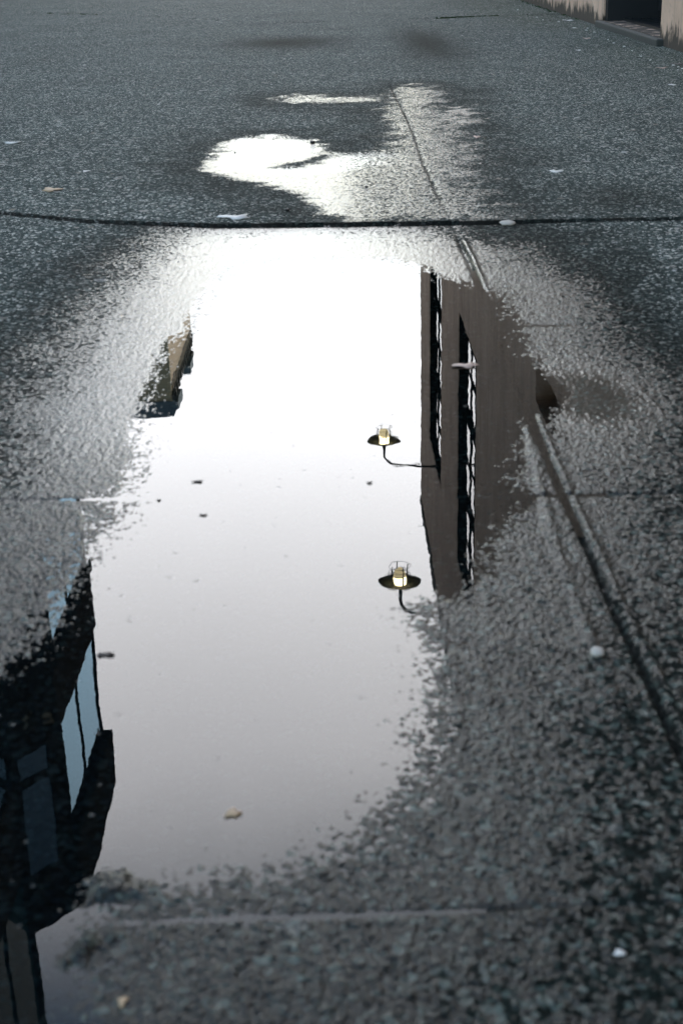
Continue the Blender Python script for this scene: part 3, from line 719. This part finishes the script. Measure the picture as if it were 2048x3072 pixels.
# ------------------------------------------------------------------ litter on the pavement
def hgt(x, y):
    j = int(np.clip(np.searchsorted(ys, y), 1, nr-1)); u = x/dep[j]; i = int(np.clip(np.searchsorted(us, u), 1, nc-1))
    return float(Z[j-1:j+1, i-1:i+1].max())
LEAFB = simple('beige_leaf', (.50, .36, .22), .6, scale=60)
PINK = simple('pinkish_leaf', (.55, .40, .33), .6, scale=60)
WHT = simple('white_scrap', (.75, .75, .72), .6, scale=90, noise=.1)
PALE = simple('pale_stone', (.50, .47, .42), .75, scale=120)
BLK = simple('black_stone', (.012, .012, .012), .5, scale=90)
BRN = simple('brown_twig', (.03, .024, .02), .6, scale=90)
def flake(name, px, py, wpx, hpx, mt, label, cat, kind='leaf', z=None, group=None):
    x, y = ground(px, py)
    zc = y*math.cos(PITCH) + H_*math.sin(PITCH)
    wd = wpx*zc/F_/2
    gx0, gy0 = ground(px, py - hpx/2); gx1, gy1 = ground(px, py + hpx/2)
    dy = abs(gy0-gy1)/2
    zz = hgt(x, y) if z is None else z
    rnd = random.Random(int(px*7+py))
    bm = bmesh.new()
    if kind == 'stone':
        bmesh.ops.create_icosphere(bm, subdivisions=2, radius=1)
        for v in bm.verts: v.co *= rnd.uniform(.82, 1.1)
        hz = min(wd*.6, hpx*zc/F_*.5)
        for v in bm.verts: v.co = Vector((v.co.x*wd, v.co.y*min(dy, wd*1.2), v.co.z*hz))
        zz += hz*.55
    else:
        n = 22; top = []; bot = []; ph1, ph2 = rnd.uniform(0, 6), rnd.uniform(0, 6)
        cy = []
        th_ = max(.0006, wd*.03); ang = rnd.uniform(-.5, .5)
        for i in range(n):
            a = 2*math.pi*i/n
            r = (1 + .22*math.sin(3*a+ph1) + .16*math.sin(5*a+ph2)) * rnd.uniform(.72, 1.1)
            if kind == 'leaf': r *= 1 - .25*abs(math.sin(a))
            X_, Y_ = wd*r*math.cos(a), min(dy, wd*3)*r*math.sin(a)
            curl = wd*.16*abs(math.cos(a))**2 * rnd.uniform(.4, 1)
            top.append(bm.verts.new((X_, Y_, curl + th_))); bot.append(bm.verts.new((X_, Y_, curl)))
        ct = bm.verts.new((0, 0, th_)); cb = bm.verts.new((0, 0, 0))
        for i in range(n):
            j = (i+1) % n
            bm.faces.new((ct, top[i], top[j])); bm.faces.new((cb, bot[j], bot[i])); bm.faces.new((top[i], bot[i], bot[j], top[j]))
    bmesh.ops.recalc_face_normals(bm, faces=bm.faces[:])
    m_ = bpy.data.meshes.new(name); bm.to_mesh(m_); bm.free(); m_.materials.append(mt)
    for p_ in m_.polygons: p_.use_smooth = True
    o = bpy.data.objects.new(name, m_); COL.objects.link(o); o.location = (x, y, zz)
    return tag(o, label, cat, group)
flake('fallen_leaf', 120, 445, 48, 12, LEAFB, 'dry beige leaf on the left slab just beyond the wide cross joint', 'leaf')
flake('stone', 1165, 519, 38, 11, PALE, 'pale pinkish stone lodged on the right part of the wide cross joint', 'stone', 'stone')
flake('paper_scrap', 541, 509, 74, 13, WHT, 'long white paper scrap lying just above the wide cross joint', 'paper scrap')
flake('stone', 1370, 1513, 34, 26, PALE, 'pale rounded stone on the old ridge beside the long joint', 'stone', 'stone')
flake('paint_flake', 1421, 2197, 26, 22, WHT, 'bright white flake alone on the dark wet slab at lower right', 'flake')
flake('paint_flake', 1276, 402, 38, 8, WHT, 'oval white flake on the dry slab right of the far wet patch', 'flake')
flake('fallen_leaf', 1094, 321, 18, 24, PINK, 'small pinkish leaf right of the far wet patch', 'leaf')
flake('fallen_leaf', 282, 2304, 22, 34, LEAFB, 'blurred beige leaf at the near edge of the puddle in the lower left', 'leaf')
flake('fallen_leaf', 1071, 841, 60, 14, PINK, 'pale sunken leaf crossing the reflection of the tall window', 'leaf', z=.0004)
flake('fallen_leaf', 85, 1640, 72, 60, LEAFB, 'beige sunken leaf inside the dark reflection of the glazed building', 'leaf', z=-.0045)
flake('fallen_leaf', 535, 1870, 38, 26, LEAFB, 'small beige leaf sunk in open water near the front edge of the puddle', 'leaf', z=.0003)
flake('stone', 718, 333, 12, 7, BLK, 'black pebble at the right tip of the far round white wet patch', 'stone', 'stone')
flake('stone', 660, 493, 12, 8, BLK, 'black pebble just above the wide cross joint near the paper scrap', 'stone', 'stone')
flake('stone', 841, 438, 9, 5, BLK, 'black pebble in the middle of the far wet patch', 'stone', 'stone')
flake('stone', 911, 440, 5, 4, BLK, 'tiny black pebble on the far wet patch right of the middle pebble', 'stone', 'stone')
flake('stone', 540, 354, 5, 4, BLK, 'tiny black pebble inside the round white wet patch', 'stone', 'stone')
flake('twig', 243, 1505, 44, 13, BRN, 'dark twig bit floating beside the reflected glazed building', 'twig', z=.0002)
flake('twig', 455, 1107, 24, 8, BRN, 'reddish dark twig bit floating in the left of the bright water', 'twig', z=.0002)
flake('twig', 365, 1150, 9, 6, BRN, 'tiny dark speck floating leftmost in the bright water', 'twig', z=.0002)
flake('twig', 467, 1184, 17, 6, BRN, 'small dark twig bit floating below the reddish one', 'twig', z=.0002)
flake('twig', 849, 1110, 14, 7, BRN, 'dark speck floating between the two lamp reflections', 'twig', z=.0002)
flake('twig', 1556, 152, 24, 7, BLK, 'black curved scrap at the right frame edge in front of the wall', 'scrap')
flake('paper_scrap', 198, 401, 16, 6, WHT, 'small white scrap on the far slab at left', 'paper scrap')
flake('paper_scrap', 30, 335, 44, 5, WHT, 'thin white scrap on the far slab at the left frame edge', 'paper scrap')
flake('paper_scrap', 1327, 119, 12, 4, WHT, 'white scrap with dark underside some way in front of the doorway', 'paper scrap')
flake('paper_scrap', 1541, 200, 18, 4, WHT, 'bright white scrap below the black scrap near the right frame edge', 'paper scrap')
flake('paper_scrap', 1345, 92, 18, 4, PINK, 'pinkish paper scrap in front of the door step', 'paper scrap')
flake('paper_scrap', 1305, 50, 26, 3, WHT, 'long pale scrap left of the doorway', 'paper scrap')
flake('paper_scrap', 1518, 161, 26, 3, PINK, 'thin pinkish scrap left of the black curved scrap', 'paper scrap')
SCR = ['near the far end of the wall', 'left of the doorway by the mouldy wall foot', 'right under the door step', 'at the right end of the door step', 'by the wall right of the doorway']
crumbs = [(1232,40,9),(1246,46,7),(1262,48,8),(1282,50,10),(1318,64,16),(1345,70,10),(1348,65,7),(1364,75,12),(1408,100,10),(1432,108,11),(1450,118,6),(1462,134,8),(1470,131,9),
          (1492,140,8),(1545,152,14),(1556,156,10),(1566,160,12),(1378,80,9),(1395,92,7),(1210,33,9),(1188,22,8),(1425,104,6),(1555,163,7)]
ORD = ['first', 'second', 'third', 'fourth', 'fifth', 'sixth', 'seventh']
crumbs = [(a, b, c, i in (2, 11, 17, 19, 21)) for i, (a, b, c) in enumerate(crumbs)]
seen = {}
for a, b, c, dark in sorted(crumbs):
    q = SCR[0] if a < 1240 else SCR[1] if a < 1380 else SCR[2] if a < 1460 else SCR[3] if a < 1530 else SCR[4]
    k_ = (dark, q); n_ = seen.get(k_, 0); seen[k_] = n_ + 1
    flake('plaster_crumb', a, b + 3, c*.6, 2.2, BLK if dark else WHT, ORD[n_] + (' dark' if dark else ' white') + ' crumb from the left ' + q, 'crumb', 'stone', group='plaster crumbs fallen along the wall foot')

# moss in the far joint and along the wall foot
mb = MB(); rr = random.Random(3)
MOSS = simple('moss', (.03, .06, .02), .9, scale=200)
for i in range(420):
    if i < 220:
        x = rr.uniform(.75, 1.2); y = float(np.interp(x, [-.35, 1.1, 3], [10.46, 10.66, 10.9])) + rr.gauss(0, .02); r = rr.uniform(.003, .008)
    elif i < 270:
        x = rr.uniform(-2.4, -1.9); y = float(np.interp(x, [-3, -1.5], [13.5, 12.0])) + rr.gauss(0, .02); r = rr.uniform(.003, .007)
    else:
        y = rr.uniform(9.9, 16); x = WX - abs(rr.gauss(0, .02)); r = rr.uniform(.004, .010)
    for k_ in range(3):
        a = rr.uniform(0, 6.28); hx, hy = math.cos(a)*r, math.sin(a)*r; lx, ly = rr.gauss(0, r*.5), rr.gauss(0, r*.5)
        mb.quad((x-hx, y-hy, -.004), (x+hx, y+hy, -.004), (x+hx*.3+lx, y+hy*.3+ly, .002+r*1.2), (x-hx*.3+lx, y-hy*.3+ly, .003+r*1.2))
mo = mb.build('moss', MOSS); tag(mo, 'green moss tufts along the far joint and the wall foot', 'moss', kind='stuff')
